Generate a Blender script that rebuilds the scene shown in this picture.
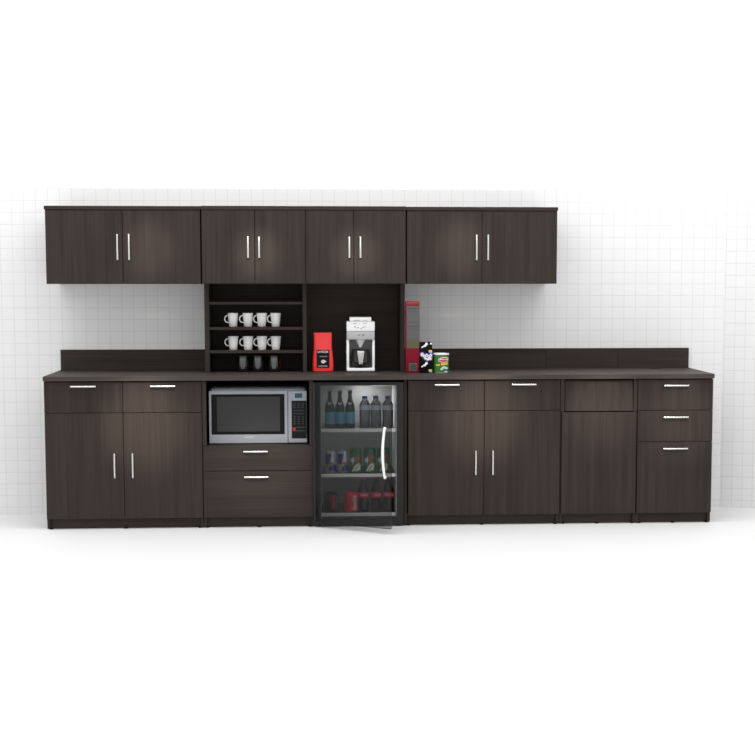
import bpy, bmesh, math, random
from mathutils import Vector, Matrix

for o in list(bpy.data.objects):
    bpy.data.objects.remove(o, do_unlink=True)
S = bpy.context.scene
COL = S.collection
PI = math.pi

# ------------------------------------------------------------ camera
cam = bpy.data.cameras.new('camera')
cam.sensor_width = 36.0
cam.lens = 71.58
cam.shift_x = -0.0436
cam.shift_y = 0.0586
cam.clip_end = 200
camo = bpy.data.objects.new('camera', cam)
camo.location = (1.5726, -9.5544, 1.5053)
camo.rotation_euler = (PI / 2 - 0.0969, 0, -0.0656)
COL.objects.link(camo)
S.camera = camo

# ------------------------------------------------------------ world, lights, exposure
W = bpy.data.worlds.new('white_studio')
S.world = W
W.use_nodes = True
W.node_tree.nodes['Background'].inputs[0].default_value = (1, 1, 1, 1)
W.node_tree.nodes['Background'].inputs[1].default_value = 1.0
_nt = W.node_tree
_tc = _nt.nodes.new('ShaderNodeTexCoord')
_sp = _nt.nodes.new('ShaderNodeSeparateXYZ')
_mr = _nt.nodes.new('ShaderNodeMapRange')          # a white studio dome, brighter overhead
_mr.inputs[1].default_value = 0.15
_mr.inputs[2].default_value = 1.0
_mr.inputs[3].default_value = 1.02
_mr.inputs[4].default_value = 1.40
_nt.links.new(_tc.outputs['Generated'], _sp.inputs[0])
_nt.links.new(_sp.outputs[2], _mr.inputs[0])
_nt.links.new(_mr.outputs[0], W.node_tree.nodes['Background'].inputs[1])
S.view_settings.view_transform = 'Standard'
S.view_settings.look = 'None'
S.view_settings.gamma = 1
S.view_settings.use_curve_mapping = False
S.view_settings.exposure = 0.0


def area(name, loc, target, sx, sy, power, col=(1, 1, 1)):
    l = bpy.data.lights.new(name, 'AREA')
    l.shape = 'RECTANGLE'
    l.size = sx
    l.size_y = sy
    l.energy = power
    l.color = col
    o = bpy.data.objects.new(name, l)
    o.location = loc
    o.rotation_euler = (Vector(target) - Vector(loc)).to_track_quat('-Z', 'Y').to_euler()
    COL.objects.link(o)
    return o


def spot(name, loc, target, power, deg, blend=1.0, rad=0.05, col=(1, 1, 1)):
    l = bpy.data.lights.new(name, 'SPOT')
    l.energy = power
    l.spot_size = math.radians(deg)
    l.spot_blend = blend
    l.shadow_soft_size = rad
    l.color = col
    o = bpy.data.objects.new(name, l)
    o.location = loc
    o.rotation_euler = (Vector(target) - Vector(loc)).to_track_quat('-Z', 'Y').to_euler()
    COL.objects.link(o)
    return o


area('overhead_softbox', (2.0, -4.2, 5.2), (2.0, -0.3, 1.0), 6.0, 2.0, 40)
area('wall_washer', (1.8, -1.3, 3.7), (1.8, 0.0, 1.7), 6.4, 0.3, 54)
# narrow added spots, out of view, throwing light pools on fronts and mug niche
for i, (x, z, p, dg) in enumerate([(0.58, 0.64, 1500, 7), (2.60, 0.66, 1500, 7), (3.33, 0.70, 1000, 6), (3.80, 0.64, 900, 6), (1.27, 0.40, 700, 7),
                                   (0.60, 1.72, 700, 5), (1.25, 1.69, 1000, 4.0), (1.84, 1.69, 1000, 4.0), (2.48, 1.72, 700, 5),
                                   (1.36, 1.04, 250, 3)]):
    spot('added_pool_spot', (x, -5.0, 3.4), (x, -0.6, z), p, dg, col=(1.0, 0.88, 0.79))

# ------------------------------------------------------------ materials
M = {}


def mat(name, col, rough=0.5, metal=0.0, spec=0.5, coat=0.0, trans=0.0):
    m = bpy.data.materials.new(name)
    m.use_nodes = True
    b = m.node_tree.nodes['Principled BSDF']
    b.inputs['Base Color'].default_value = (*col, 1)
    b.inputs['Roughness'].default_value = rough
    b.inputs['Metallic'].default_value = metal
    b.inputs['Specular IOR Level'].default_value = spec
    b.inputs['Coat Weight'].default_value = coat
    b.inputs['Transmission Weight'].default_value = trans
    M[name] = m
    # faint procedural variation so that no surface is dead flat
    nt = m.node_tree
    tc = nt.nodes.new('ShaderNodeTexCoord')
    n = nt.nodes.new('ShaderNodeTexNoise')
    n.inputs['Scale'].default_value = 35
    mr = nt.nodes.new('ShaderNodeMapRange')
    mr.inputs[3].default_value = max(rough - 0.04, 0)
    mr.inputs[4].default_value = min(rough + 0.04, 1)
    nt.links.new(tc.outputs['Object'], n.inputs['Vector'])
    nt.links.new(n.outputs['Fac'], mr.inputs[0])
    nt.links.new(mr.outputs[0], b.inputs['Roughness'])
    return m


def wood(name, axis, c0, c1, spec=0.10, rough=0.45):
    m = bpy.data.materials.new(name)
    m.use_nodes = True
    nt = m.node_tree
    b = nt.nodes['Principled BSDF']
    tc = nt.nodes.new('ShaderNodeTexCoord')
    info = nt.nodes.new('ShaderNodeObjectInfo')
    add = nt.nodes.new('ShaderNodeVectorMath')
    add.operation = 'ADD'
    sc = nt.nodes.new('ShaderNodeVectorMath')
    sc.operation = 'SCALE'
    sc.inputs[0].default_value = (7.0, 3.0, 5.0)
    nt.links.new(info.outputs['Random'], sc.inputs['Scale'])
    nt.links.new(tc.outputs['Object'], add.inputs[0])
    nt.links.new(sc.outputs[0], add.inputs[1])
    facs = []
    for s_long, s_cross, det in ((0.8, 26, 3), (2.0, 120, 2)):
        mp = nt.nodes.new('ShaderNodeMapping')
        s = [s_cross] * 3
        s[axis] = s_long
        mp.inputs['Scale'].default_value = s
        n = nt.nodes.new('ShaderNodeTexNoise')
        n.inputs['Scale'].default_value = 1
        n.inputs['Detail'].default_value = det
        nt.links.new(add.outputs[0], mp.inputs[0])
        nt.links.new(mp.outputs[0], n.inputs['Vector'])
        facs.append(n.outputs['Fac'])
    mx = nt.nodes.new('ShaderNodeMath')
    mx.operation = 'MULTIPLY_ADD'
    mx.inputs[1].default_value = 0.45
    nt.links.new(facs[1], mx.inputs[0])
    m2 = nt.nodes.new('ShaderNodeMath')
    m2.operation = 'MULTIPLY'
    m2.inputs[1].default_value = 0.55
    nt.links.new(facs[0], m2.inputs[0])
    nt.links.new(m2.outputs[0], mx.inputs[2])
    cr = nt.nodes.new('ShaderNodeValToRGB')
    cr.color_ramp.elements[0].position = 0.34
    cr.color_ramp.elements[1].position = 0.66
    cr.color_ramp.elements[0].color = (*c0, 1)
    cr.color_ramp.elements[1].color = (*c1, 1)
    nt.links.new(mx.outputs[0], cr.inputs[0])
    nt.links.new(cr.outputs[0], b.inputs['Base Color'])
    b.inputs['Roughness'].default_value = rough
    b.inputs['Specular IOR Level'].default_value = spec
    M[name] = m
    return m


D0, D1 = (0.0275, 0.0208, 0.0178), (0.0430, 0.0335, 0.0288)
wood('wood_vertical', 2, D0, D1)
wood('wood_horizontal', 0, D0, D1)
wood('wood_backsplash_lit', 0, (0.032, 0.0242, 0.021), (0.050, 0.0385, 0.0335), 0.1, 0.5)  # paler copy of the horizontal wood, colour lifted to offset shade on the boards
wood('wood_worktop', 0, (0.042, 0.033, 0.0285), (0.062, 0.049, 0.043), 0.2, 0.55)
mat('carcass', (0.020, 0.016, 0.014), 0.5, spec=0.2)
mat('steel', (0.64, 0.64, 0.63), 0.25, 1.0)
mat('white_steel', (0.90, 0.90, 0.90), 0.35, 0.3)
mat('black_plastic', (0.012, 0.012, 0.013), 0.35)
mat('rubber', (0.01, 0.01, 0.01), 0.7, spec=0.2)
mat('porcelain', (0.80, 0.80, 0.80), 0.25)
mat('silver_paint', (0.27, 0.285, 0.315), 0.35, 0.35)
mat('dark_window', (0.006, 0.006, 0.006), 0.3, spec=0.1)
mat('window_mesh', (0.032, 0.032, 0.033), 0.5, spec=0.2)
mat('button_grey', (0.045, 0.046, 0.048), 0.5, spec=0.2)
mat('button_red', (0.30, 0.012, 0.012), 0.5)
mat('display', (0.02, 0.09, 0.12), 0.5, spec=0.2)
mat('fridge_black', (0.018, 0.018, 0.019), 0.5, spec=0.25)
mat('fridge_liner', (0.40, 0.40, 0.40), 0.5)
mat('shelf_trim', (0.90, 0.90, 0.90), 0.4)
mat('bag_red', (0.95, 0.033, 0.035), 0.45)
mat('label_black', (0.008, 0.009, 0.009), 0.5, spec=0.12)
mat('ink_white', (0.85, 0.85, 0.85), 0.5)
mat('ink_grey', (0.30, 0.30, 0.30), 0.5)
mat('ink_dark', (0.03, 0.03, 0.03), 0.5)
mat('ink_tan', (0.62, 0.38, 0.20), 0.5)
mat('maker_white', (0.88, 0.88, 0.88), 0.3)
mat('maker_grey', (0.42, 0.42, 0.42), 0.4)
mat('maker_dark', (0.30, 0.30, 0.30), 0.5)
mat('coffee_glass', (0.010, 0.006, 0.005), 0.12)
mat('grey_handle', (0.13, 0.14, 0.14), 0.4)
mat('pale_handle', (0.55, 0.55, 0.55), 0.35)
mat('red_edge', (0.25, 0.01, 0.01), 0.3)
mat('carton_red', (0.20, 0.003, 0.015), 0.55, spec=0.2)
mat('carton_grey', (0.10, 0.10, 0.10), 0.55, spec=0.2)
mat('carton_tan', (0.10, 0.09, 0.058), 0.55, spec=0.2)
mat('cap_red', (0.26, 0.005, 0.012), 0.45)
mat('pack_black', (0.003, 0.003, 0.004), 0.5, spec=0.1)
mat('purple', (0.20, 0.10, 0.42), 0.5)
mat('sky_blue', (0.16, 0.42, 0.85), 0.5)
mat('yellow', (0.75, 0.52, 0.06), 0.5)
mat('can_green', (0.030, 0.17, 0.016), 0.45)
mat('lime', (0.38, 0.60, 0.06), 0.4)
mat('deep_green', (0.01, 0.17, 0.05), 0.35)
mat('teal', (0.01, 0.13, 0.10), 0.35)
mat('logo_red', (0.60, 0.03, 0.02), 0.5)
mat('bottle_green', (0.02, 0.075, 0.030), 0.12)
mat('label_blue', (0.10, 0.36, 0.55), 0.5)
mat('label_pale', (0.58, 0.66, 0.76), 0.5)
mat('cap_blue', (0.02, 0.05, 0.55), 0.4)
mat('can_blue', (0.015, 0.03, 0.30), 0.3, 0.3)
mat('can_silver', (0.55, 0.56, 0.60), 0.3, 0.5)
mat('cola', (0.012, 0.006, 0.005), 0.1)
mat('cola_red', (0.75, 0.01, 0.02), 0.35)
mat('tin_metal', (0.6, 0.6, 0.6), 0.3, 1.0)


def see_through(name, tint, ior, rough=0.02):
    m = bpy.data.materials.new(name)
    m.use_nodes = True
    nt = m.node_tree
    nt.nodes.clear()
    out = nt.nodes.new('ShaderNodeOutputMaterial')
    t = nt.nodes.new('ShaderNodeBsdfTransparent')
    t.inputs[0].default_value = (*tint, 1)
    g = nt.nodes.new('ShaderNodeBsdfGlossy')
    g.inputs['Roughness'].default_value = rough
    f = nt.nodes.new('ShaderNodeFresnel')
    f.inputs[0].default_value = ior
    mx = nt.nodes.new('ShaderNodeMixShader')
    nt.links.new(f.outputs[0], mx.inputs[0])
    nt.links.new(t.outputs[0], mx.inputs[1])
    nt.links.new(g.outputs[0], mx.inputs[2])
    nt.links.new(mx.outputs[0], out.inputs[0])
    M[name] = m


see_through('door_glass', (0.60, 0.60, 0.60), 1.30)
see_through('clear_plastic', (0.50, 0.52, 0.55), 1.35)
see_through('clear_shelf', (0.80, 0.82, 0.82), 1.35)


def tile(name, w, h, ox, oz, col, line):
    m = bpy.data.materials.new(name)
    m.use_nodes = True
    nt = m.node_tree
    b = nt.nodes['Principled BSDF']
    tc = nt.nodes.new('ShaderNodeTexCoord')
    sep = nt.nodes.new('ShaderNodeSeparateXYZ')
    cmb = nt.nodes.new('ShaderNodeCombineXYZ')
    nt.links.new(tc.outputs['Object'], sep.inputs[0])
    for k, o in ((0, ox), (2, oz)):
        a = nt.nodes.new('ShaderNodeMath')
        a.operation = 'SUBTRACT'
        a.inputs[1].default_value = o
        nt.links.new(sep.outputs[k], a.inputs[0])
        nt.links.new(a.outputs[0], cmb.inputs[0 if k == 0 else 1])
    br = nt.nodes.new('ShaderNodeTexBrick')
    br.offset = 0
    br.squash = 1
    br.inputs['Scale'].default_value = 1
    br.inputs['Brick Width'].default_value = w
    br.inputs['Row Height'].default_value = h
    br.inputs['Mortar Size'].default_value = 0.0035
    br.inputs['Mortar Smooth'].default_value = 1.0
    br.inputs['Bias'].default_value = 0
    br.inputs['Color1'].default_value = (*col, 1)
    br.inputs['Color2'].default_value = (*[c * 0.985 for c in col], 1)
    br.inputs['Mortar'].default_value = (*line, 1)
    nt.links.new(cmb.outputs[0], br.inputs['Vector'])
    nt.links.new(br.outputs['Color'], b.inputs['Base Color'])
    b.inputs['Roughness'].default_value = 0.35
    b.inputs['Specular IOR Level'].default_value = 0.25
    M[name] = m


tile('wall_tile', 0.0742, 0.0740, -0.2840, 0.048, (0.77, 0.77, 0.77), (0.64, 0.64, 0.64))
tile('side_wall_tile', 0.0650, 0.0768, 0.012, 0.050, (0.76, 0.76, 0.76), (0.62, 0.62, 0.62))
m = mat('floor_white', (0.80, 0.80, 0.80), 0.6, spec=0.2)


# ------------------------------------------------------------ mesh helpers
def box(bm, x0, x1, y0, y1, z0, z1, bev=0.0, mi=0, seg=1):
    r = bmesh.ops.create_cube(bm, size=1.0)
    vs = r['verts']
    for v in vs:
        v.co = Vector(((x0 + x1) / 2 + v.co.x * (x1 - x0), (y0 + y1) / 2 + v.co.y * (y1 - y0), (z0 + z1) / 2 + v.co.z * (z1 - z0)))
    if bev > 0:
        es = list({e for v in vs for e in v.link_edges})
        bmesh.ops.bevel(bm, geom=es, offset=bev, segments=seg, affect='EDGES', profile=0.5)
    return bm


def BX(*a, **k):
    bm = bmesh.new()
    box(bm, *a, **k)
    return bm


def lathe(bm, prof, cx=0, cy=0, n=32):
    rings = []
    for r, z in prof:
        if r < 1e-6:
            rings.append([bm.verts.new((cx, cy, z))])
        else:
            rings.append([bm.verts.new((cx + r * math.cos(2 * PI * i / n), cy + r * math.sin(2 * PI * i / n), z)) for i in range(n)])
    for a, b in zip(rings, rings[1:]):
        for i in range(n):
            j = (i + 1) % n
            if len(a) == 1 and len(b) == 1:
                continue
            if len(a) == 1:
                bm.faces.new((a[0], b[j], b[i]))
            elif len(b) == 1:
                bm.faces.new((a[i], a[j], b[0]))
            else:
                bm.faces.new((a[i], a[j], b[j], b[i]))
    return bm


def tube(bm, pts, r, n=12, cap=True):
    pts = [Vector(p) for p in pts]
    rings = []
    prev = None
    for i, p in enumerate(pts):
        d = (pts[min(i + 1, len(pts) - 1)] - pts[max(i - 1, 0)]).normalized()
        if prev is None:
            u = d.orthogonal().normalized()
        else:
            u = (prev - d * prev.dot(d)).normalized()
        prev = u
        w = d.cross(u)
        rr = r[i] if isinstance(r, (list, tuple)) else r
        rings.append([bm.verts.new(p + (u * math.cos(2 * PI * k / n) + w * math.sin(2 * PI * k / n)) * rr) for k in range(n)])
    for a, b in zip(rings, rings[1:]):
        for i in range(n):
            j = (i + 1) % n
            bm.faces.new((a[i], a[j], b[j], b[i]))
    if cap:
        bm.faces.new(rings[0][::-1])
        bm.faces.new(rings[-1])
    return bm


def finish(name, bm, m, smooth=False):
    bmesh.ops.recalc_face_normals(bm, faces=bm.faces)
    me = bpy.data.meshes.new(name)
    bm.to_mesh(me)
    bm.free()
    me.materials.append(M[m] if isinstance(m, str) else m)
    if smooth:
        for p in me.polygons:
            p.use_smooth = True
        try:
            me.set_sharp_from_angle(angle=math.radians(38))
        except Exception:
            pass
    return me


def wpos(o):
    p = Vector((0, 0, 0))
    while o is not None:
        p += o.location
        o = o.parent
    return p


def part(name, bm, m, parent, smooth=False, label=None, world=True):
    """one mesh object under its parent; coordinates given in the world unless world=False"""
    if world and parent is not None:
        bmesh.ops.translate(bm, verts=bm.verts, vec=-wpos(parent))
    o = bpy.data.objects.new(name, finish(name, bm, m, smooth))
    COL.objects.link(o)
    o.parent = parent
    if label:
        o['label'] = label
    return o


def tag(o, label, cat, group=None):
    o['label'] = label
    o['category'] = cat
    if group:
        o['group'] = group
    return o


def thing(name, loc, label, cat, group=None):
    o = bpy.data.objects.new(name, None)
    o.empty_display_size = 0.05
    COL.objects.link(o)
    o.location = loc
    return tag(o, label, cat, group)


def solid(name, bm, m, loc, label, cat, group=None, smooth=True):
    """a thing that is one mesh; coordinates local to loc"""
    o = bpy.data.objects.new(name, finish(name, bm, m, smooth))
    COL.objects.link(o)
    o.location = loc
    return tag(o, label, cat, group)


def struct(name, bm, m):
    o = bpy.data.objects.new(name, finish(name, bm, m))
    COL.objects.link(o)
    o['kind'] = 'structure'
    return o


def dup(root, loc, label, group=None):
    r = root.copy()
    COL.objects.link(r)
    r.location = loc
    r['label'] = label
    if group:
        r['group'] = group
    for ch in list(root.children):
        c = ch.copy()
        COL.objects.link(c)
        c.parent = r
        for g in list(ch.children):
            d = g.copy()
            COL.objects.link(d)
            d.parent = c
    return r


def textbm(s, size, shear=0.0, bold=0.0):
    cu = bpy.data.curves.new('lettering', 'FONT')
    cu.body = s
    cu.size = size
    cu.align_x = 'CENTER'
    cu.align_y = 'CENTER'
    cu.shear = shear
    cu.offset = bold
    cu.resolution_u = 3
    o = bpy.data.objects.new('lettering', cu)
    COL.objects.link(o)
    bpy.context.view_layer.update()
    dg = bpy.context.evaluated_depsgraph_get()
    me = bpy.data.meshes.new_from_object(o.evaluated_get(dg))
    bm = bmesh.new()
    bm.from_mesh(me)
    bpy.data.objects.remove(o, do_unlink=True)
    bpy.data.meshes.remove(me)
    return bm     # flat in x, y


def fit(bm, cx, cz, w, h, rot=0.0):
    """scale flat xy lettering or shapes to w by h (before rotating), centre on (cx, cz) of the xz plane"""
    xs = [v.co.x for v in bm.verts]
    ys = [v.co.y for v in bm.verts]
    mx, my = (min(xs) + max(xs)) / 2, (min(ys) + max(ys)) / 2
    sx, sy = w / (max(xs) - min(xs)), h / (max(ys) - min(ys))
    c, s = math.cos(rot), math.sin(rot)
    for v in bm.verts:
        x, y = (v.co.x - mx) * sx, (v.co.y - my) * sy
        v.co = Vector((cx + c * x - s * y, 0, cz + s * x + c * y))
    return bm


def poly(*polys):
    bm = bmesh.new()
    for p in polys:
        bm.faces.new([bm.verts.new((x, 0, z)) for x, z in p])
    return bm


def oval(cx, cz, a, b, n=20, rot=0):
    c, s = math.cos(rot), math.sin(rot)
    P = []
    for i in range(n):
        x, y = a * math.cos(2 * PI * i / n), b * math.sin(2 * PI * i / n)
        P.append((cx + c * x - s * y, cz + s * x + c * y))
    return P


def rectp(x0, x1, z0, z1):
    return [(x0, z0), (x1, z0), (x1, z1), (x0, z1)]


def flat(bm, y, t=0.0006):
    """lay an xz shape on the plane y, facing -y, with a little thickness"""
    for v in bm.verts:
        v.co.y = y
    ext(bm, lambda v: Vector((0, -t, 0)))
    return bm


def ext(bm, f):
    fs = list(bm.faces)
    r = bmesh.ops.extrude_face_region(bm, geom=fs)
    for e in r['geom']:
        if isinstance(e, bmesh.types.BMVert):
            e.co += f(e)


def wrap(bm, r, a0=0.0, lift=0.0005):
    """bend an xz shape round a cylinder of radius r about z; x=0 faces -y turned by a0"""
    step = r * 0.16
    xs = [v.co.x for v in bm.verts]
    x = min(xs) + step
    while x < max(xs):
        bmesh.ops.bisect_plane(bm, geom=bm.verts[:] + bm.edges[:] + bm.faces[:], plane_co=(x, 0, 0), plane_no=(1, 0, 0))
        x += step
    R = r + lift
    for v in bm.verts:
        a = v.co.x / r + a0
        v.co = Vector((R * math.sin(a), -R * math.cos(a), v.co.z))
    ext(bm, lambda v: Vector((v.co.x, v.co.y, 0)).normalized() * 0.0004)
    return bm


# ------------------------------------------------------------ the setting
struct('floor', BX(-14, 18, -20, 0.10, -0.05, 0), 'floor_white')
wo = struct('wall_back', BX(-5.0, 4.222, 0, 0.10, 0, 2.045), 'wall_tile')
bm = BX(0, 2.2, 0, 0.10, 0, 2.045)
sw = struct('wall_right', bm, 'side_wall_tile')
sw.location = (4.222, 0, 0)
sw.rotation_euler = (0, 0, math.radians(-14))

# ------------------------------------------------------------ cabinets
YF = -0.602      # door fronts of the base cabinets
YB = -0.584      # carcass front


def bar_handle(p, cx, cz, y, length, vertical, r=0.0058, off=0.028, bow=0.004):
    bm = bmesh.new()
    n = 8
    pts = []
    for i in range(n + 1):
        t = -1 + 2 * i / n
        d = t * length / 2
        yy = y - off - bow * (1 - t * t)
        pts.append((cx, yy, cz + d) if vertical else (cx + d, yy, cz))
    tube(bm, pts, r, 12)
    for s in (-1, 1):
        d = s * (length / 2 - 0.010)
        a = (cx, y, cz + d) if vertical else (cx + d, y, cz)
        b = (a[0], y - off, a[2])
        tube(bm, [a, b], r * 0.85, 10)
    return part('handle', bm, 'steel', p, True)


def front(kind, root, x0, x1, z0, z1, y=YF, t=0.018, m='wood_vertical', g=0.0015):
    return part(kind, BX(x0 + g, x1 - g, y, y + t, z0 + g, z1 - g, bev=0.0012), m, root)


def base_body(root, x0, x1, top=0.886, toe=0.058, zcut=None, left=True, right=True):
    t = 0.018
    part('side_panel', BX(x0, x0 + t, YB, -0.02, 0.004, top, bev=0.0008), 'wood_vertical', root)
    part('side_panel', BX(x1 - t, x1, YB, -0.02, 0.004, top, bev=0.0008), 'wood_vertical', root)
    part('bottom_panel', BX(x0 + t, x1 - t, YB, -0.02, 0.060, 0.078), 'carcass', root)
    part('back_panel', BX(x0 + t, x1 - t, -0.030, -0.02, 0.078, top), 'carcass', root)
    part('toe_kick', BX(x0 + t, x1 - t, -0.566, -0.550, 0.003, 0.060), 'wood_horizontal', root)
    for fx in (x0 + 0.022, (x0 + x1) / 2, x1 - 0.022):
        bm = bmesh.new()
        lathe(bm, [(0, 0), (0.012, 0), (0.012, 0.0062), (0, 0.0062)], fx, -0.575, 14)
        part('foot', bm, 'rubber', root, True)


def double_cabinet(x0, x1, d0, split, label, dh, hh):
    r = thing('base_cabinet', ((x0 + x1) / 2, -0.3, 0), label, 'cabinet', None)
    base_body(r, x0, x1)
    for a, b, hx in ((d0, split, dh[0]), (split, x1, dh[1])):
        d = front('drawer', r, a, b, 0.697, 0.8825)
        bar_handle(d, hx, 0.8555, YF, 0.146, False)
    for a, b, hx in ((d0, split, hh[0]), (split, x1, hh[1])):
        d = front('door', r, a, b, 0.062, 0.697)
        bar_handle(d, hx, 0.385, YF, 0.146, True)
    return r


double_cabinet(-0.0070, 0.9185, -0.0075, 0.4535, 'dark wood base cabinet, two drawers over two doors, at the far left end',
               (0.227, 0.692), (0.402, 0.5085))
double_cabinet(2.1235, 3.0680, 2.1460, 2.6065, 'dark wood base cabinet, two drawers over two doors, right of the fridge',
               (2.379, 2.843), (2.5535, 2.657))

# microwave cabinet
r = thing('microwave_cabinet', (1.25, -0.3, 0), 'dark wood base cabinet with open microwave bay over two wide horizontal grain drawers', 'cabinet')
base_body(r, 0.9200, 1.5790)
part('shelf', BX(0.938, 1.561, YB, -0.03, 0.478, 0.497), 'wood_horizontal', r)
for s0, s1 in ((0.9205, 0.9440), (1.5555, 1.5785)):
    part('face_strip', BX(s0, s1, YF + 0.001, YB, 0.497, 0.884, bev=0.0008), 'wood_vertical', r)
d = front('drawer', r, 0.9205, 1.5785, 0.344, 0.495, m='wood_horizontal')
bar_handle(d, 1.234, 0.4625, YF, 0.142, False)
d = front('drawer', r, 0.9205, 1.5785, 0.062, 0.344, m='wood_horizontal')
bar_handle(d, 1.2375, 0.3095, YF, 0.142, False)

# waste bin cabinet with inset flap
r = thing('waste_bin_cabinet', (3.30, -0.3, 0), 'narrow dark wood base cabinet with inset push flap above one plain handleless door', 'cabinet')
base_body(r, 3.0695, 3.5390)
part('face_strip', BX(3.0700, 3.0935, YF + 0.001, YB, 0.687, 0.884, bev=0.0008), 'wood_vertical', r)
part('face_strip', BX(3.5160, 3.5385, YF + 0.001, YB, 0.687, 0.884, bev=0.0008), 'wood_vertical', r)
bm = BX(3.098, 3.5135, -0.009, 0.009, 0.0, 0.186, bev=0.0012)
for v in bm.verts:
    v.co = Matrix.Rotation(math.radians(-4), 3, 'X') @ v.co
    v.co += Vector((0, -0.590, 0.690))
part('push_flap', bm, 'wood_vertical', r, label='inset push flap')
front('door', r, 3.0775, 3.5370, 0.062, 0.686)

# drawer cabinet
r = thing('drawer_cabinet', (3.77, -0.3, 0), 'narrow dark wood base cabinet with three stacked drawers, at the far right end', 'cabinet')
base_body(r, 3.5405, 4.0035)
for z0, z1, hz in ((0.693, 0.8825, 0.845), (0.502, 0.693, 0.653), (0.062, 0.502, 0.4615)):
    d = front('drawer', r, 3.5410, 4.0045, z0, z1)
    bar_handle(d, 3.771, hz, YF, 0.150, False)

# worktop
wt = thing('worktop', (2.0, -0.3, 0.887), 'long dark wood worktop running over all base cabinets and the fridge', 'worktop')
part('top_slab', BX(-0.0075, 4.0045, -0.6265, -0.001, 0.887, 0.915, bev=0.0015), 'wood_worktop', wt)
for gx, gy in ((0.46, -0.085), (3.762, -0.085)):
    bm = bmesh.new()
    lathe(bm, [(0.030, 0.9145), (0.034, 0.9155), (0.034, 0.9170), (0.029, 0.9182), (0, 0.9178)], gx, gy, 24)
    part('cable_grommet', bm, 'black_plastic', wt, True, 'black round cable grommet')

# backsplash boards standing on the worktop
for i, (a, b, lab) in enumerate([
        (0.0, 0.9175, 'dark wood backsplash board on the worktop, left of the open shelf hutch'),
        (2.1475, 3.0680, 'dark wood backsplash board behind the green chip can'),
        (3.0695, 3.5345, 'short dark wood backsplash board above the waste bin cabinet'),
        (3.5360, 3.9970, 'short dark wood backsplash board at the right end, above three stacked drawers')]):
    solid('backsplash_board', BX(a - (a + b) / 2, b - (a + b) / 2, -0.010, 0.009, 0, 0.128, bev=0.0012), 'wood_backsplash_lit',
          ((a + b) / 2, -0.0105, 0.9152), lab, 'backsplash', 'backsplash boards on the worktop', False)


# wall cabinets
def wall_cabinet(x0, x1, label, split, hh):
    YU = -0.455
    r = thing('wall_cabinet', ((x0 + x1) / 2, -0.01, 1.457), label, 'cabinet', 'long wall cabinets either side of the hutch')
    t = 0.018
    part('side_panel', BX(x0, x0 + t, YU + 0.018, -0.002, 1.457, 1.897, bev=0.0008), 'wood_vertical', r)
    part('side_panel', BX(x1 - t, x1, YU + 0.018, -0.002, 1.457, 1.897, bev=0.0008), 'wood_vertical', r)
    part('bottom_panel', BX(x0 + t, x1 - t, YU + 0.018, -0.002, 1.457, 1.475), 'wood_horizontal', r)
    part('back_panel', BX(x0 + t, x1 - t, -0.012, -0.002, 1.475, 1.897), 'carcass', r)
    part('top_panel', BX(x0 - 0.004, x1 + 0.003, YU - 0.004, -0.002, 1.897, 1.919, bev=0.0012), 'wood_horizontal', r)
    for a, b, hx in ((x0, split, hh[0]), (split, x1, hh[1])):
        d = front('door', r, a, b, 1.457, 1.896, y=YU)
        bar_handle(d, hx, 1.676, YU, 0.152, True, r=0.0062)


wall_cabinet(-0.0030, 0.9120, 'dark wood two door wall cabinet on the tiles, left of the mug shelves', 0.451, (0.4235, 0.492))
wall_cabinet(2.1485, 3.0640, 'dark wood two door wall cabinet above the chip can and snack carton', 2.605, (2.5695, 2.639))

# hutch
h = thing('hutch', (1.53, -0.02, 0.9152), 'dark wood hutch with four doors over open mug shelves and coffee niche', 'hutch')
YH = -0.458
t = 0.018
z0, z1 = 1.4575, 1.899
part('top_panel', BX(0.9160, 2.1450, YH - 0.004, -0.002, 1.899, 1.921, bev=0.0012), 'wood_horizontal', h)
part('bottom_panel', BX(0.9210, 2.1405, YH + 0.018, -0.002, z0, z0 + t), 'wood_horizontal', h)
part('back_panel', BX(0.9360, 2.1250, -0.014, -0.002, z0 + t, z1), 'carcass', h)
for a in (0.9190, 1.5310, 2.1245):
    part('divider', BX(a, a + t, YH + 0.018, -0.002, z0 + t * (a not in (0.9190, 2.1245)), z1), 'wood_vertical', h)
for a, b, hx in ((0.9185, 1.2350, 1.196), (1.2350, 1.5395, 1.262), (1.5395, 1.8290, 1.8015), (1.8290, 2.1425, 1.868)):
    d = front('door', h, a, b, z0, z1, y=YH)
    bar_handle(d, hx, 1.676, YH, 0.126, True, r=0.0068, off=0.024)
YG = -0.33
for a, b in ((0.9210, 0.9500), (1.5180, 1.5420), (2.1175, 2.1440)):
    part('gable', BX(a, b, YG, -0.022, 0.9152, z0, bev=0.001), 'wood_vertical', h)
part('back_board', BX(0.9500, 2.1175, -0.034, -0.022, 0.9152, z0), 'wood_horizontal', h)
SH = (1.0510, 1.1935, 1.3480)
for zz in SH:
    part('shelf', BX(0.9500, 1.5180, YG + 0.004, -0.034, zz - 0.017, zz, bev=0.0008), 'wood_horizontal', h)


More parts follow.
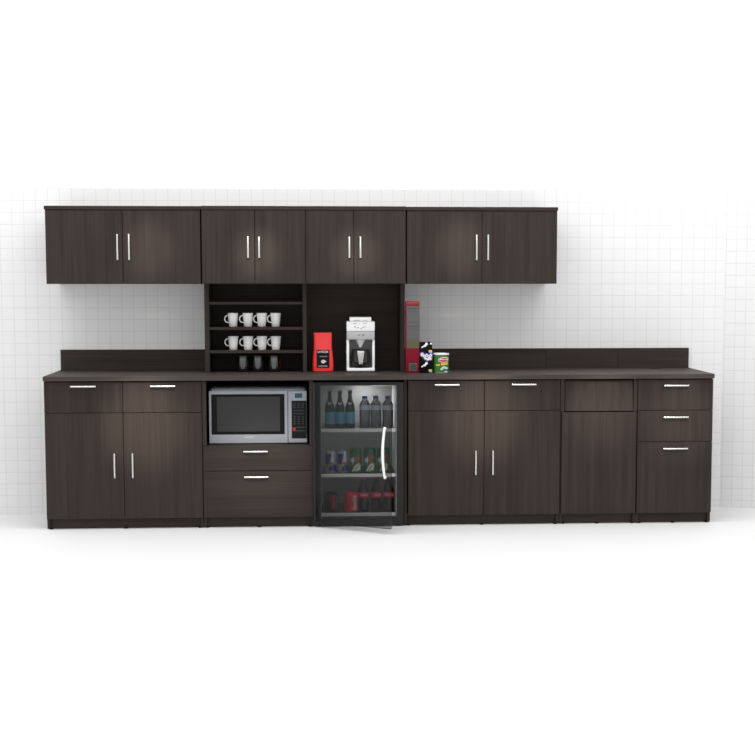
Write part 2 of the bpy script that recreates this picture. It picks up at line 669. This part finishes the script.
# ------------------------------------------------------------ mugs and carafes on the hutch shelves
def mug_at(loc, label):
    hgt = 0.0835
    bm = bmesh.new()
    lathe(bm, [(0, 0.002), (0.0205, 0.002), (0.0225, 0), (0.0245, 0.003), (0.0265, 0.025), (0.0295, 0.055), (0.0325, hgt - 0.002),
               (0.0335, hgt), (0.0320, hgt), (0.0305, hgt - 0.003), (0.0275, 0.055), (0.0245, 0.025), (0.0215, 0.006), (0, 0.005)], n=36)
    o = solid('mug', bm, 'porcelain', loc, label, 'mug', 'white porcelain mugs on the hutch shelves')
    bm = bmesh.new()
    pts = []
    for i in range(15):
        a = math.radians(68 + i * 224 / 14)
        pts.append((-0.0315 + 0.0190 * math.cos(a), -0.004, 0.047 + 0.0215 * math.sin(a)))
    pts[0] = (-0.0280, -0.002, pts[0][2] + 0.001)
    pts[-1] = (-0.0240, -0.002, pts[-1][2])
    tube(bm, pts, 0.0036, 10)
    part('mug_handle', bm, 'porcelain', o, True, world=False)
    return o


rowname = {0: 'lower', 1: 'upper'}
first = None
MX = (1.089, 1.180, 1.266, 1.351)
order = ('leftmost', 'second from left', 'second from right', 'rightmost')
for k, zz in enumerate((SH[0], SH[1])):
    for x, w in zip(MX, order):
        lab = 'white tapered mug, %s of four on the %s' % (w, 'shelf right above the black carafes' if k == 0 else 'higher mug shelf')
        loc = (x, -0.235, zz)
        if first is None:
            first = mug_at(loc, lab)
        else:
            dup(first, loc, lab)


def carafe(loc, label, group, s=1.0, hm='grey_handle', name='glass_carafe', rim=True):
    bm = bmesh.new()
    H = 0.106 * s
    R = 0.041 * s
    lathe(bm, [(0, 0), (R * 0.86, 0), (R * 0.97, 0.006 * s), (R, 0.03 * s), (R * 0.98, 0.06 * s), (R * 0.90, 0.088 * s), (R * 0.86, H - 0.010 * s),
               (R * 0.82, H - 0.010 * s), (R * 0.86, 0.085 * s), (R * 0.93, 0.05 * s), (R * 0.90, 0.008 * s), (0, 0.005 * s)], n=36)
    o = solid(name, bm, 'coffee_glass', loc, label, 'carafe', group)
    bm = bmesh.new()
    lathe(bm, [(0, H - 0.002 * s), (R * 0.80, H - 0.002 * s), (R * 0.90, H - 0.006 * s), (R * 0.90, H - 0.013 * s), (0, H - 0.013 * s)], n=36)
    part('lid', bm, 'black_plastic', o, True, world=False)
    # handle: a broad tapering strap that faces the room
    bm = bmesh.new()
    prof = [(-R * 0.88, H - 0.012 * s), (-R * 1.30, H - 0.010 * s), (-R * 1.52, H - 0.020 * s), (-R * 1.50, 0.055 * s), (-R * 1.30, 0.022 * s), (-R * 0.97, 0.016 * s)]
    inner = [(-R * 0.88, H - 0.019 * s), (-R * 1.28, H - 0.018 * s), (-R * 1.36, H - 0.026 * s), (-R * 1.34, 0.055 * s), (-R * 1.20, 0.030 * s), (-R * 0.97, 0.024 * s)]
    ws = [0.0165, 0.0190, 0.0185, 0.0150, 0.0110, 0.0095]
    rows = []
    for (y, z), (yi, zi), w in zip(prof, inner, ws):
        w *= s
        rows.append([bm.verts.new((-w, y, z)), bm.verts.new((w, y, z)), bm.verts.new((w, yi, zi)), bm.verts.new((-w, yi, zi))])
    for a, b in zip(rows, rows[1:]):
        for i in range(4):
            j = (i + 1) % 4
            bm.faces.new((a[i], a[j], b[j], b[i]))
    bm.faces.new(rows[0])
    bm.faces.new(rows[-1][::-1])
    part('carafe_handle', bm, hm, o, True, 'grey strap handle facing the room', world=False)
    return o


c0 = carafe((1.149, -0.235, 0.9152), 'black glass carafe with grey handle, leftmost under the mug shelves', 'black carafes on the bottom hutch shelf')
dup(c0, (1.240, -0.235, 0.9152), 'black glass carafe with grey handle, in the middle of three under the mug shelves')
c2 = dup(c0, (1.340, -0.235, 0.9152), 'black glass carafe with grey handle and red streak, nearest the coffee bag')
part('red_edge', wrap(poly(rectp(-0.003, 0.003, 0.018, 0.082)), 0.0405, math.radians(62)), 'red_edge', c2, label='thin red streak', world=False)  # narrow red strip on the right side of this carafe

# ------------------------------------------------------------ coffee bag
bag = thing('coffee_bag', (1.6405, -0.255, 0.9152), 'glossy red coffee bag with black label, beside the white coffee maker', 'coffee bag')
bm = bmesh.new()
secs = [(0.0, .058, .030), (0.006, .064, .036), (0.040, .0655, .038), (0.085, .0635, .036), (0.120, .0600, .032), (0.155, .0560, .025), (0.195, .0555, .016), (0.235, .0560, .006), (0.247, .0560, .004)]
rows = []
n = 28
for z, a, b in secs:
    ring = []
    for i in range(n):
        th = 2 * PI * i / n
        c, s = math.cos(th), math.sin(th)
        e = 0.45
        ring.append(bm.verts.new((a * math.copysign(abs(c) ** e, c), b * math.copysign(abs(s) ** e, s), z)))
    rows.append(ring)
for p, q in zip(rows, rows[1:]):
    for i in range(n):
        j = (i + 1) % n
        bm.faces.new((p[i], p[j], q[j], q[i]))
bm.faces.new(rows[0][::-1])
bm.faces.new(rows[-1])
part('pouch', bm, 'bag_red', bag, True, world=False)
lb = part('label', flat(poly(rectp(-0.0385, 0.0405, 0.026, 0.1390)), -0.0385), 'label_black', bag, world=False, label='black front label')
part('lettering', flat(fit(textbm('LAVAZZA', 1, bold=0.02), 0.001, 0.127, 0.066, 0.0125), -0.0393), 'ink_white', lb, world=False)
part('small_lettering', flat(poly(rectp(-0.021, 0.026, 0.0955, 0.0995)), -0.0393), 'ink_grey', lb, world=False)
part('cup_picture', flat(poly(oval(0.002, 0.066, 0.013, 0.011), rectp(0.014, 0.020, 0.064, 0.069)), -0.0393), 'ink_white', lb, world=False)
part('coffee_picture', flat(poly(oval(0.001, 0.0675, 0.0085, 0.0045)), -0.0401), 'ink_tan', lb, world=False)
part('small_lettering', flat(poly(*[rectp(-0.028 + k * 0.008, -0.022 + k * 0.008, 0.033, 0.041) for k in range(7)]), -0.0393), 'ink_grey', lb, world=False)

# ------------------------------------------------------------ coffee maker
CX, CY = 1.8725, -0.245
cm = thing('coffee_maker', (CX, CY, 0.9152), 'white drip coffee maker with black glass carafe in the hutch niche', 'coffee maker')


def L(name, bm, m, smooth=False, label=None, parent=None):
    return part(name, bm, m, parent or cm, smooth, label, world=False)


HW = 0.0865
bm = bmesh.new()
box(bm, -HW, HW, -0.100, 0.090, 0.006, 0.026, bev=0.005, seg=2)
L('base', bm, 'maker_white', True)
for sx in (-1, 1):
    for sy in (-0.08, 0.07):
        bm = bmesh.new()
        lathe(bm, [(0, 0), (0.009, 0), (0.009, 0.0065), (0, 0.0065)], sx * 0.068, sy, 12)
        L('foot', bm, 'rubber', True)
bm = bmesh.new()
box(bm, -HW, -0.071, -0.088, 0.090, 0.024, 0.203, bev=0.003, seg=2)
box(bm, 0.071, HW, -0.088, 0.090, 0.024, 0.203, bev=0.003, seg=2)
box(bm, -0.0715, 0.0715, 0.035, 0.090, 0.024, 0.203)
L('housing', bm, 'maker_white', True)
L('cavity_liner', BX(-0.0705, 0.0705, 0.030, 0.0345, 0.026, 0.203), 'maker_dark')
L('control_band', BX(-0.0855, 0.0855, -0.101, 0.090, 0.2035, 0.2555, bev=0.004, seg=2), 'maker_grey', True, 'grey band')
bm = BX(-HW, HW, -0.104, 0.092, 0.2555, 0.3165, bev=0.006, seg=2)
L('upper_housing', bm, 'maker_white', True)
L('water_lid', BX(-0.067, 0.066, -0.085, 0.080, 0.3165, 0.3430, bev=0.005, seg=2), 'maker_white', True)
bm = bmesh.new()
lathe(bm, [(0, 0.154), (0.008, 0.154), (0.010, 0.160), (0.031, 0.2035), (0, 0.2035)], -0.0005, -0.040, 28)
L('filter_cone', bm, 'maker_white', True)
marks = []
random.seed(4)
for x, z, w, hh in ((-0.036, 0.303, .024, .004), (-0.008, 0.303, .010, .003), (0.018, 0.304, .012, .003), (0.032, 0.303, .008, .006),
                    (-0.036, 0.284, .008, .008), (-0.018, 0.279, .014, .004), (0.002, 0.272, .012, .004), (0.014, 0.280, .010, .005), (0.026, 0.284, .010, .004)):
    marks.append(rectp(x - w / 2, x + w / 2, z - hh / 2, z + hh / 2))
L('control_marks', flat(poly(*marks), -0.104), 'ink_grey')
L('control_marks', flat(poly(rectp(-0.040, -0.005, 0.319, 0.3225), rectp(0.010, 0.040, 0.319, 0.3215)), -0.085), 'ink_grey')
L('badge', flat(poly(rectp(-0.018, -0.006, 0.230, 0.2345), rectp(0.010, 0.020, 0.229, 0.2365)), -0.101), 'ink_dark')
L('warming_plate', (lambda b: (lathe(b, [(0, 0.026), (0.056, 0.026), (0.056, 0.030), (0, 0.030)], 0, -0.035, 32), b)[1])(bmesh.new()), 'black_plastic', True)
carafe((CX, CY - 0.035, 0.9450), 'black coffee filled carafe with pale handle, standing inside the coffee maker', None, 1.03, 'pale_handle', 'coffee_carafe')
for o in list(bpy.data.objects):
    if o.name.startswith('coffee_carafe'):
        o.scale = (1.45, 1.0, 1.02)
        for ch in o.children:
            if ch.name.startswith('carafe_handle'):
                ch.scale = (0.72, 1, 1)

# ------------------------------------------------------------ snack packs on the worktop
tc = thing('snack_carton', (2.1865, -0.390, 0.9152), 'tall slim red and grey snack carton with rounded red top, against the hutch', 'carton')
hw = 0.0420
L2 = lambda name, bm, m, p=tc, sm=False, lab=None: part(name, bm, m, p, sm, lab, world=False)
L2('carton_body', BX(-hw, hw, -0.034, 0.034, 0, 0.411, bev=0.003, seg=2), 'carton_red', sm=True)
bm = BX(-hw - 0.001, hw + 0.001, -0.035, 0.035, 0.409, 0.436, bev=0.010, seg=4)
L2('cap', bm, 'cap_red', sm=True, lab='rounded red top')
L2('grey_panel', flat(poly(rectp(-0.036, 0.0405, 0.206, 0.408)), -0.034), 'carton_grey')
L2('tan_panel', flat(poly(rectp(-0.036, 0.0405, 0.151, 0.206)), -0.034), 'carton_tan')
for q in ((-0.033, 0.039, 0.391, 0.395), (-0.031, 0.039, 0.281, 0.2845), (-0.028, 0.036, 0.372, 0.374), (-0.028, 0.030, 0.307, 0.3085), (-0.024, 0.026, 0.266, 0.2675)):
    L2('printed_line', flat(poly(rectp(*q)), -0.0347), 'ink_dark')
bc = L2('barcode_panel', flat(poly(rectp(-0.023, 0.026, 0.014, 0.060)), -0.034), 'carton_grey')
L2('barcode', flat(poly(*[rectp(-0.015 + k * 0.0052, -0.0125 + k * 0.0052 + (k % 3) * 0.0008, 0.020, 0.054) for k in range(7)]), -0.0347), 'ink_dark', p=bc)

bp = thing('patterned_pack', (2.2680, -0.405, 0.9152), 'black and white cow patterned snack pack between the tall carton and green can', 'snack pack')
L2('pack_body', BX(-0.0370, 0.0370, -0.026, 0.026, 0, 0.188, bev=0.002, seg=2), 'pack_black', p=bp, sm=True)


def blob(pts):
    return pts


for dz in (0.0, -0.118):
    L2('white_patch', flat(poly([(-0.030, 0.158 + dz), (-0.026, 0.150 + dz), (-0.018, 0.158 + dz), (-0.004, 0.160 + dz), (0.004, 0.170 + dz), (0.012, 0.174 + dz), (0.008, 0.184 + dz),
                                   (-0.002, 0.186 + dz), (-0.008, 0.174 + dz), (-0.018, 0.166 + dz)]), -0.026), 'ink_white', p=bp)
    L2('yellow_patch', flat(poly([(0.014, 0.132 + dz), (0.036, 0.128 + dz), (0.0365, 0.140 + dz), (0.016, 0.139 + dz)]), -0.026), 'yellow', p=bp)
    L2('blue_patch', flat(poly([(0.018, 0.123 + dz), (0.0365, 0.121 + dz), (0.0365, 0.1275 + dz), (0.016, 0.1315 + dz)]), -0.026), 'sky_blue', p=bp)
L2('white_patch', flat(poly([(0.022, 0.176), (0.032, 0.172), (0.036, 0.178), (0.034, 0.186), (0.026, 0.184)]), -0.026), 'ink_white', p=bp)
BB = [(-0.024, 0.112, .0105, .0125, 0.3), (-0.011, 0.103, .0090, .0115, 0), (0.003, 0.106, .0105, .0110, 0), (0.015, 0.100, .0090, .0120, 0.2), (0.0275, 0.106, .0085, .0135, -0.2),
      (-0.004, 0.089, .0090, .0070, 0), (0.010, 0.083, .0100, .0080, 0), (0.0255, 0.087, .0095, .0085, 0.2)]
lg = L2('bubble_logo', flat(poly(*[oval(a, b, c + .0040, d + .0040, rot=e_) for a, b, c, d, e_ in BB]), -0.026), 'purple', p=bp)
L2('bubble_shapes', flat(poly(*[oval(a, b, c * .86, d * .86, rot=e_) for a, b, c, d, e_ in BB]), -0.0268), 'ink_white', p=lg)
L2('bubble_cores', flat(poly(*[oval(a, b, c * .25, d * .30, rot=e_) for a, b, c, d, e_ in BB[:5]]), -0.0276), 'purple', p=lg)

R = 0.0485
gc = thing('chip_can', (2.3615, -0.395, 0.9152), 'short round green chip can with white rim and red oval logo', 'chip can')
bm = bmesh.new()
lathe(bm, [(0, 0.001), (R - 0.002, 0), (R, 0.002), (R, 0.114), (0, 0.114)], n=48)
L2('can_body', bm, 'can_green', p=gc, sm=True)
bm = bmesh.new()
lathe(bm, [(0, 0.117), (R - 0.004, 0.117), (R - 0.003, 0.1225), (R + 0.001, 0.1225), (R + 0.0015, 0.114), (0, 0.114)], n=48)
L2('lid', bm, 'ink_white', p=gc, sm=True, lab='white rim')
bm = bmesh.new()
lathe(bm, [(0, -0.0), (R + 0.0012, -0.0), (R + 0.0012, 0.0030), (0, 0.0030)], n=48)
L2('bottom_rim', bm, 'tin_metal', p=gc, sm=True)
lo = L2('logo_border', wrap(poly(oval(0.016, 0.083, 0.037, 0.0165, rot=0.08)), R), 'ink_white', p=gc)
L2('logo_oval', wrap(poly(oval(0.016, 0.083, 0.0335, 0.0125, rot=0.08)), R, 0, 0.0012), 'logo_red', p=lo)
L2('lettering', wrap(fit(textbm('Pringles', 1, bold=0.02), 0.017, 0.083, 0.056, 0.014, 0.08), R, 0, 0.0020), 'ink_white', p=lo)
L2('yellow_band', wrap(poly([(-0.004, 0.048), (0.045, 0.052), (0.045, 0.066), (-0.004, 0.062)], [(-0.035, 0.045), (-0.010, 0.046), (-0.010, 0.056), (-0.035, 0.054)]), R), 'yellow', p=gc)
L2('red_band', wrap(poly([(0.0, 0.066), (0.040, 0.068), (0.040, 0.0725), (0.0, 0.071)]), R), 'logo_red', p=gc)
L2('pale_picture', wrap(poly(oval(0.018, 0.034, 0.018, 0.008), oval(0.034, 0.030, 0.012, 0.007), oval(0.000, 0.024, 0.009, 0.006)), R), 'label_pale', p=gc)
L2('pale_picture', wrap(poly(oval(0.030, 0.008, 0.014, 0.003)), R), 'ink_white', p=gc)

# ------------------------------------------------------------ microwave
mw = thing('microwave_oven', (1.2475, -0.33, 0.4972), 'silver microwave oven with black window, in the bay above the wide drawers', 'microwave')
YM = -0.535
P = lambda name, bm, m, parent=mw, sm=False, lab=None: part(name, bm, m, parent, sm, lab)
x0, x1, zb, zt = 0.9565, 1.5410, 0.5040, 0.8180
P('housing', BX(x0 + 0.002, x1 - 0.002, YM + 0.020, -0.12, zb, zt + 0.020, bev=0.018, seg=4), 'silver_paint', sm=True)
for fx in (1.0, 1.5):
    for fy in (-0.48, -0.17):
        bm = bmesh.new()
        lathe(bm, [(0, 0.4973), (0.012, 0.4973), (0.012, 0.5045), (0, 0.5045)], fx, fy, 14)
        P('foot', bm, 'rubber', sm=True)
bm = bmesh.new()
XS = 1.4240
wx0, wx1, wz0, wz1 = 0.9690, 1.4070, 0.5560, 0.7990
box(bm, x0, wx0, YM, YM + 0.020, zb, zt)
box(bm, wx1, XS, YM, YM + 0.020, zb, zt)
box(bm, wx0, wx1, YM, YM + 0.020, zb, wz0)
box(bm, wx0, wx1, YM, YM + 0.020, wz1, zt)
dr = P('door', bm, 'silver_paint', lab='silver door frame')
P('window', BX(wx0, wx1, YM + 0.002, YM + 0.018, wz0, wz1), 'dark_window', dr)
P('window_screen', BX(wx0 + 0.034, wx1 - 0.028, YM + 0.0012, YM + 0.0022, wz0 + 0.018, wz1 - 0.016), 'window_mesh', dr)
P('badge', flat(poly(rectp(1.165, 1.220, 0.5380, 0.5415)), YM), 'can_silver', dr)
cp = P('control_panel', BX(XS + 0.0035, x1, YM, YM + 0.020, zb, zt, bev=0.002), 'silver_paint', lab='silver control side')
P('keypad', BX(1.4490, 1.5385, YM - 0.0015, YM + 0.002, 0.5300, 0.7585, bev=0.0005), 'label_black', cp)
P('display', BX(1.4690, 1.5130, YM - 0.0015, YM + 0.002, 0.7745, 0.8020, bev=0.0005), 'ink_dark', cp)
P('display_screen', BX(1.4725, 1.5095, YM - 0.0022, YM - 0.001, 0.7780, 0.7985), 'display', cp)
kx = (1.4660, 1.4910, 1.5160)
for z in (0.741, 0.729, 0.717):
    for x in kx:
        P('button', BX(x - 0.008, x + 0.008, YM - 0.0022, YM - 0.001, z - 0.002, z + 0.002), 'button_grey', cp)
for z in (0.698, 0.680):
    P('button', BX(1.458, 1.526, YM - 0.0022, YM - 0.001, z - 0.0022, z + 0.0022), 'button_grey', cp)
for z in (0.661, 0.647, 0.633, 0.619):
    for x in kx:
        P('button', BX(x - 0.0055, x + 0.0055, YM - 0.0022, YM - 0.001, z - 0.0035, z + 0.0035), 'button_grey', cp)
P('stop_button', BX(1.4550, 1.4720, YM - 0.0024, YM - 0.001, 0.5745, 0.5975), 'button_red', cp, lab='red button')
for z in (0.597, 0.576):
    P('button', BX(1.476, 1.528, YM - 0.0022, YM - 0.001, z - 0.003, z + 0.003), 'button_grey', cp)

# ------------------------------------------------------------ beverage fridge
fr = thing('beverage_fridge', (1.851, -0.30, 0), 'black undercounter drinks fridge with its tinted glass door ajar', 'fridge')
fx0, fx1 = 1.5820, 2.1195
ix0, ix1, iz0, iz1 = 1.6215, 2.0800, 0.0500, 0.8540
Q = lambda name, bm, m, parent=fr, sm=False, lab=None: part(name, bm, m, parent, sm, lab)
bm = bmesh.new()
box(bm, fx0, ix0, YF, -0.06, 0.008, 0.872)
box(bm, ix1, fx1, YF, -0.06, 0.008, 0.872)
box(bm, ix0, ix1, YF, -0.06, iz1, 0.872)
box(bm, ix0, ix1, YF, -0.06, 0.008, iz0)
box(bm, ix0, ix1, -0.09, -0.06, iz0, iz1)
Q('cabinet_shell', bm, 'fridge_black')
bm = bmesh.new()
e = 0.004
box(bm, ix0, ix0 + e, YF + 0.03, -0.09, iz0, iz1)
box(bm, ix1 - e, ix1, YF + 0.03, -0.09, iz0, iz1)
box(bm, ix0 + e, ix1 - e, -0.094, -0.09, iz0, iz1)
box(bm, ix0 + e, ix1 - e, YF + 0.03, -0.094, iz1 - e, iz1)
box(bm, ix0 + e, ix1 - e, -0.500, -0.094, iz0, iz0 + e)
Q('liner', bm, 'fridge_liner', lab='pale grey liner')
for sx in (1.61, 2.09):
    bm = bmesh.new()
    lathe(bm, [(0, 0), (0.014, 0), (0.014, 0.0085), (0, 0.0085)], sx, -0.55, 14)
    Q('foot', bm, 'rubber', sm=True)
SF = (0.5830, 0.3080, 0.0680)
for zz in SF:
    s = Q('shelf', BX(ix0 + e + 0.001, ix1 - e - 0.001, -0.505, -0.10, zz - 0.008, zz), 'clear_shelf', lab='clear glass shelf')
    Q('shelf_trim', BX(ix0 + e + 0.0005, ix1 - e - 0.0005, -0.520, -0.5055, zz - 0.018, zz + 0.002, bev=0.001), 'shelf_trim', s, lab='white front strip')
# hinged glass door
HG = Vector((1.5900, -0.6060, 0))
ANG = math.radians(-33.0)
RM = Matrix.Rotation(ANG, 3, 'Z')


def hinged(bm):
    for v in bm.verts:
        v.co = RM @ v.co + HG
    return bm


gd = Q('glass_door', hinged(BX(0.0, 0.530, -0.016, 0.0, 0.032, 0.868, bev=0.003, seg=2)), 'door_glass', lab='tinted glass door standing ajar')
Q('hinge_rail', hinged(BX(-0.004, 0.010, -0.019, 0.003, 0.030, 0.870, bev=0.002)), 'fridge_black', gd, lab='black hinge rail')
bm = bmesh.new()
pts = []
for i in range(17):
    tt = -1 + 2 * i / 16
    pts.append((0.499, -0.030 - 0.026 * (1 - tt * tt), 0.4815 + tt * 0.150))
tube(bm, pts, [0.0072 + 0.0015 * (1 - abs(-1 + 2 * i / 16)) for i in range(17)], 14)
for s in (-1, 1):
    tube(bm, [(0.499, -0.0165, 0.4815 + s * 0.142), (0.499, -0.034, 0.4815 + s * 0.142)], 0.0055, 12)
Q('door_handle', hinged(bm), 'white_steel', gd, True, 'arched white metal handle')
# the fridge's own lamp in the roof of the liner
Q('lamp', BX(1.84, 1.96, -0.22, -0.18, iz1 - 0.012, iz1 - e, bev=0.001), 'ink_white')
fl = bpy.data.lights.new('fridge_lamp_light', 'AREA')
fl.shape = 'RECTANGLE'
fl.size, fl.size_y = 0.11, 0.03
fl.energy = 1.3
flo = bpy.data.objects.new('fridge_lamp_light', fl)
flo.location = (1.90, -0.20, iz1 - 0.014)
COL.objects.link(flo)


# ------------------------------------------------------------ drinks
def green_bottle(loc, label):
    bm = bmesh.new()
    lathe(bm, [(0, 0.003), (0.024, 0), (0.0295, 0.004), (0.0300, 0.115), (0.0270, 0.138), (0.0165, 0.163), (0.0120, 0.185), (0.0110, 0.216), (0.0130, 0.218), (0.0130, 0.223), (0, 0.223)], n=32)
    o = solid('green_bottle', bm, 'bottle_green', loc, label, 'bottle', 'green glass bottles on the top fridge shelf')
    bm = bmesh.new()
    lathe(bm, [(0.0302, 0.028), (0.0306, 0.028), (0.0306, 0.098), (0.0302, 0.098)], n=32)
    part('label', bm, 'label_blue', o, True, 'pale blue label', world=False)
    bm = bmesh.new()
    lathe(bm, [(0, 0.2232), (0.0128, 0.2232), (0.0135, 0.224), (0.0130, 0.230), (0, 0.2305)], n=20)
    part('cap', bm, 'ink_grey', o, True, world=False)
    b2 = poly(oval(0, 0.1525, 0.012, 0.0105))
    for v in b2.verts:
        v.co.y = -0.0272 + (v.co.z - 0.142) * 0.62 + (v.co.x ** 2) * 14
    ext(b2, lambda v: Vector((0, -0.0006, 0)))
    part('neck_label', b2, 'label_pale', o, True, world=False)
    return o


g0 = green_bottle((1.6790, -0.430, SF[0]), 'green glass bottle with blue label, leftmost on the top fridge shelf')
dup(g0, (1.7410, -0.430, SF[0]), 'green glass bottle with blue label, middle one on the top fridge shelf')
dup(g0, (1.8030, -0.430, SF[0]), 'green glass bottle with blue label, next to the blue capped water bottles')


def water_bottle(loc, label):
    bm = bmesh.new()
    lathe(bm, [(0, 0.004), (0.026, 0), (0.0320, 0.006), (0.0325, 0.030), (0.0310, 0.050), (0.0325, 0.070), (0.0325, 0.140), (0.0290, 0.150), (0.0170, 0.166), (0.0135, 0.171), (0.0135, 0.175), (0, 0.175)], n=32)
    o = solid('water_bottle', bm, 'clear_plastic', loc, label, 'bottle', 'blue capped water bottles on the top fridge shelf')
    bm = bmesh.new()
    lathe(bm, [(0, 0.1752), (0.0160, 0.1752), (0.0165, 0.177), (0.0160, 0.193), (0, 0.194)], n=24)
    part('cap', bm, 'cap_blue', o, True, 'blue cap', world=False)
    bm = bmesh.new()
    lathe(bm, [(0.0327, 0.108), (0.0332, 0.108), (0.0332, 0.139), (0.0327, 0.139)], n=32)
    part('label', bm, 'label_pale', o, True, 'pale blue label band', world=False)
    return o


w0 = water_bottle((1.8930, -0.430, SF[0]), 'clear water bottle with blue cap, beside the green glass bottles')
dup(w0, (1.9610, -0.415, SF[0]), 'clear water bottle with blue cap, in the middle of three')
dup(w0, (2.0340, -0.430, SF[0]), 'clear water bottle with blue cap, rightmost on the top fridge shelf')


def can_prof(r, h):
    return [(0, 0.003), (r * 0.78, 0.002), (r * 0.82, 0), (r * 0.98, 0.006), (r, 0.010), (r, h - 0.014), (r * 0.86, h - 0.003), (r * 0.86, h), (r * 0.80, h), (r * 0.78, h - 0.004), (0, h - 0.004)]


def energy_can(loc, label):
    r_, h_ = 0.0300, 0.132
    bm = lathe(bmesh.new(), can_prof(r_, h_), n=32)
    o = solid('energy_drink_can', bm, 'can_silver', loc, label, 'can', 'slim blue and silver cans on the middle fridge shelf')
    part('blue_field', wrap(poly([(-0.040, 0.055), (-0.006, 0.055), (0.004, 0.118), (-0.040, 0.118)], [(-0.010, 0.012), (0.040, 0.012), (0.040, 0.050), (-0.006, 0.050)]), r_), 'can_blue', o, world=False)
    part('red_emblem', wrap(poly([(-0.020, 0.052), (-0.006, 0.050), (0.006, 0.054), (0.022, 0.052), (0.024, 0.062), (0.004, 0.068), (-0.012, 0.062)]), r_, 0, 0.0012), 'logo_red', o, world=False)
    part('yellow_disc', wrap(poly(oval(-0.003, 0.048, 0.008, 0.007)), r_, 0, 0.0018), 'yellow', o, world=False)
    return o


e0 = energy_can((1.6830, -0.430, SF[1]), 'slim blue and silver drink can, leftmost on the middle fridge shelf')
dup(e0, (1.7580, -0.430, SF[1]), 'slim blue and silver drink can, next to the green cans')


def soda_can(loc, label):
    r_, h_ = 0.0370, 0.148
    bm = lathe(bmesh.new(), can_prof(r_, h_), n=36)
    o = solid('green_soda_can', bm, 'deep_green', loc, label, 'can', 'green soda cans on the middle fridge shelf')
    part('teal_field', wrap(poly([(-0.034, 0.108), (0.034, 0.108), (0.034, 0.136), (-0.034, 0.136)]), r_), 'teal', o, world=False)
    part('white_flash', wrap(poly([(-0.038, 0.066), (-0.034, 0.094), (-0.025, 0.082), (-0.015, 0.104), (-0.010, 0.074), (-0.018, 0.058), (-0.026, 0.068)],
                                  [(-0.026, 0.010), (-0.004, 0.050), (0.022, 0.064), (0.018, 0.050), (0.034, 0.054), (0.026, 0.020), (0.002, 0.010)]), r_), 'ink_white', o, world=False)
    part('red_slash', wrap(poly([(-0.008, 0.072), (0.006, 0.070), (0.030, 0.106), (0.014, 0.108)]), r_), 'cola_red', o, world=False)
    part('lime_flash', wrap(poly([(-0.030, 0.046), (-0.012, 0.052), (-0.022, 0.060)], [(-0.014, 0.010), (-0.004, 0.010), (0.018, 0.048), (0.008, 0.046)], [(0.020, 0.012), (0.030, 0.014), (0.028, 0.030)]), r_, 0, 0.0012), 'lime', o, world=False)
    return o


s0 = soda_can((1.8370, -0.430, SF[1]), 'green soda can with white and red flash, beside the slim blue cans')
dup(s0, (1.9220, -0.430, SF[1]), 'green soda can with white and red flash, middle of the three')
s2 = dup(s0, (2.0050, -0.430, SF[1]), 'green soda can partly behind the white door handle, rightmost on its shelf')


def cola_can(loc, body, script, label, name, off):
    r_, h_ = 0.0430, 0.1175
    bm = lathe(bmesh.new(), can_prof(r_, h_), n=36)
    o = solid(name, bm, body, loc, label, 'can')
    part('side_lettering', wrap(fit(textbm('Coca-Cola', 1, shear=0.25, bold=0.045), off, 0.058, 0.092, 0.029, PI / 2), r_), script, o, world=False)
    return o


a = cola_can((1.6850, -0.430, SF[2]), 'pack_black', 'cola_red', 'black soda can with red sideways script, on the bottom fridge shelf', 'black_soda_can', 0.010)
part('silver_stripe', wrap(poly(rectp(0.035, 0.040, 0.016, 0.096)), 0.0430, math.radians(2)), 'can_silver', a, world=False)
a = cola_can((1.8060, -0.430, SF[2]), 'cola_red', 'ink_white', 'red soda can with white sideways script, left of the cola bottles', 'red_soda_can', 0.024)
part('fine_print', wrap(poly(*[rectp(-0.036 + (k % 2) * 0.006, -0.016 + (k % 3) * 0.005, 0.024 + k * 0.0115, 0.027 + k * 0.0115) for k in range(7)]), 0.0430), 'carton_grey', a, world=False)


def cola_bottle(loc, label):
    bm = bmesh.new()
    lathe(bm, [(0, 0.004), (0.024, 0), (0.0310, 0.005), (0.0325, 0.030), (0.0310, 0.060), (0.0325, 0.085), (0.0330, 0.112), (0.0325, 0.124), (0.0270, 0.148), (0.0180, 0.172), (0.0125, 0.190), (0.0125, 0.196), (0, 0.196)], n=32)
    o = solid('cola_bottle', bm, 'cola', loc, label, 'bottle', 'cola bottles on the bottom fridge shelf')
    bm = bmesh.new()
    lathe(bm, [(0, 0.1962), (0.0140, 0.1962), (0.0145, 0.198), (0.0140, 0.2085), (0, 0.209)], n=24)
    part('cap', bm, 'cola_red', o, True, 'red cap', world=False)
    bm = bmesh.new()
    lathe(bm, [(0.0332, 0.086), (0.0337, 0.086), (0.0337, 0.119), (0.0332, 0.119)], n=32)
    l = part('label', bm, 'cola_red', o, True, 'red label band', world=False)
    part('lettering', wrap(fit(textbm('Coca-Cola', 1, shear=0.25, bold=0.03), 0, 0.104, 0.050, 0.012), 0.0338), 'ink_white', l, world=False)
    return o


b0 = cola_bottle((1.8840, -0.425, SF[2]), 'cola bottle with red cap and label, beside the red soda can')
dup(b0, (1.9640, -0.425, SF[2]), 'cola bottle with red cap and label, middle of the three')
dup(b0, (2.0385, -0.425, SF[2]), 'cola bottle with red cap, rightmost, partly outside the glass door')

# final proportions of the bag, the machine and the chip can
bag.scale = (1, 1, 0.976)
cm.scale = (1, 1, 0.985)
gc.scale = (1, 1, 0.970)
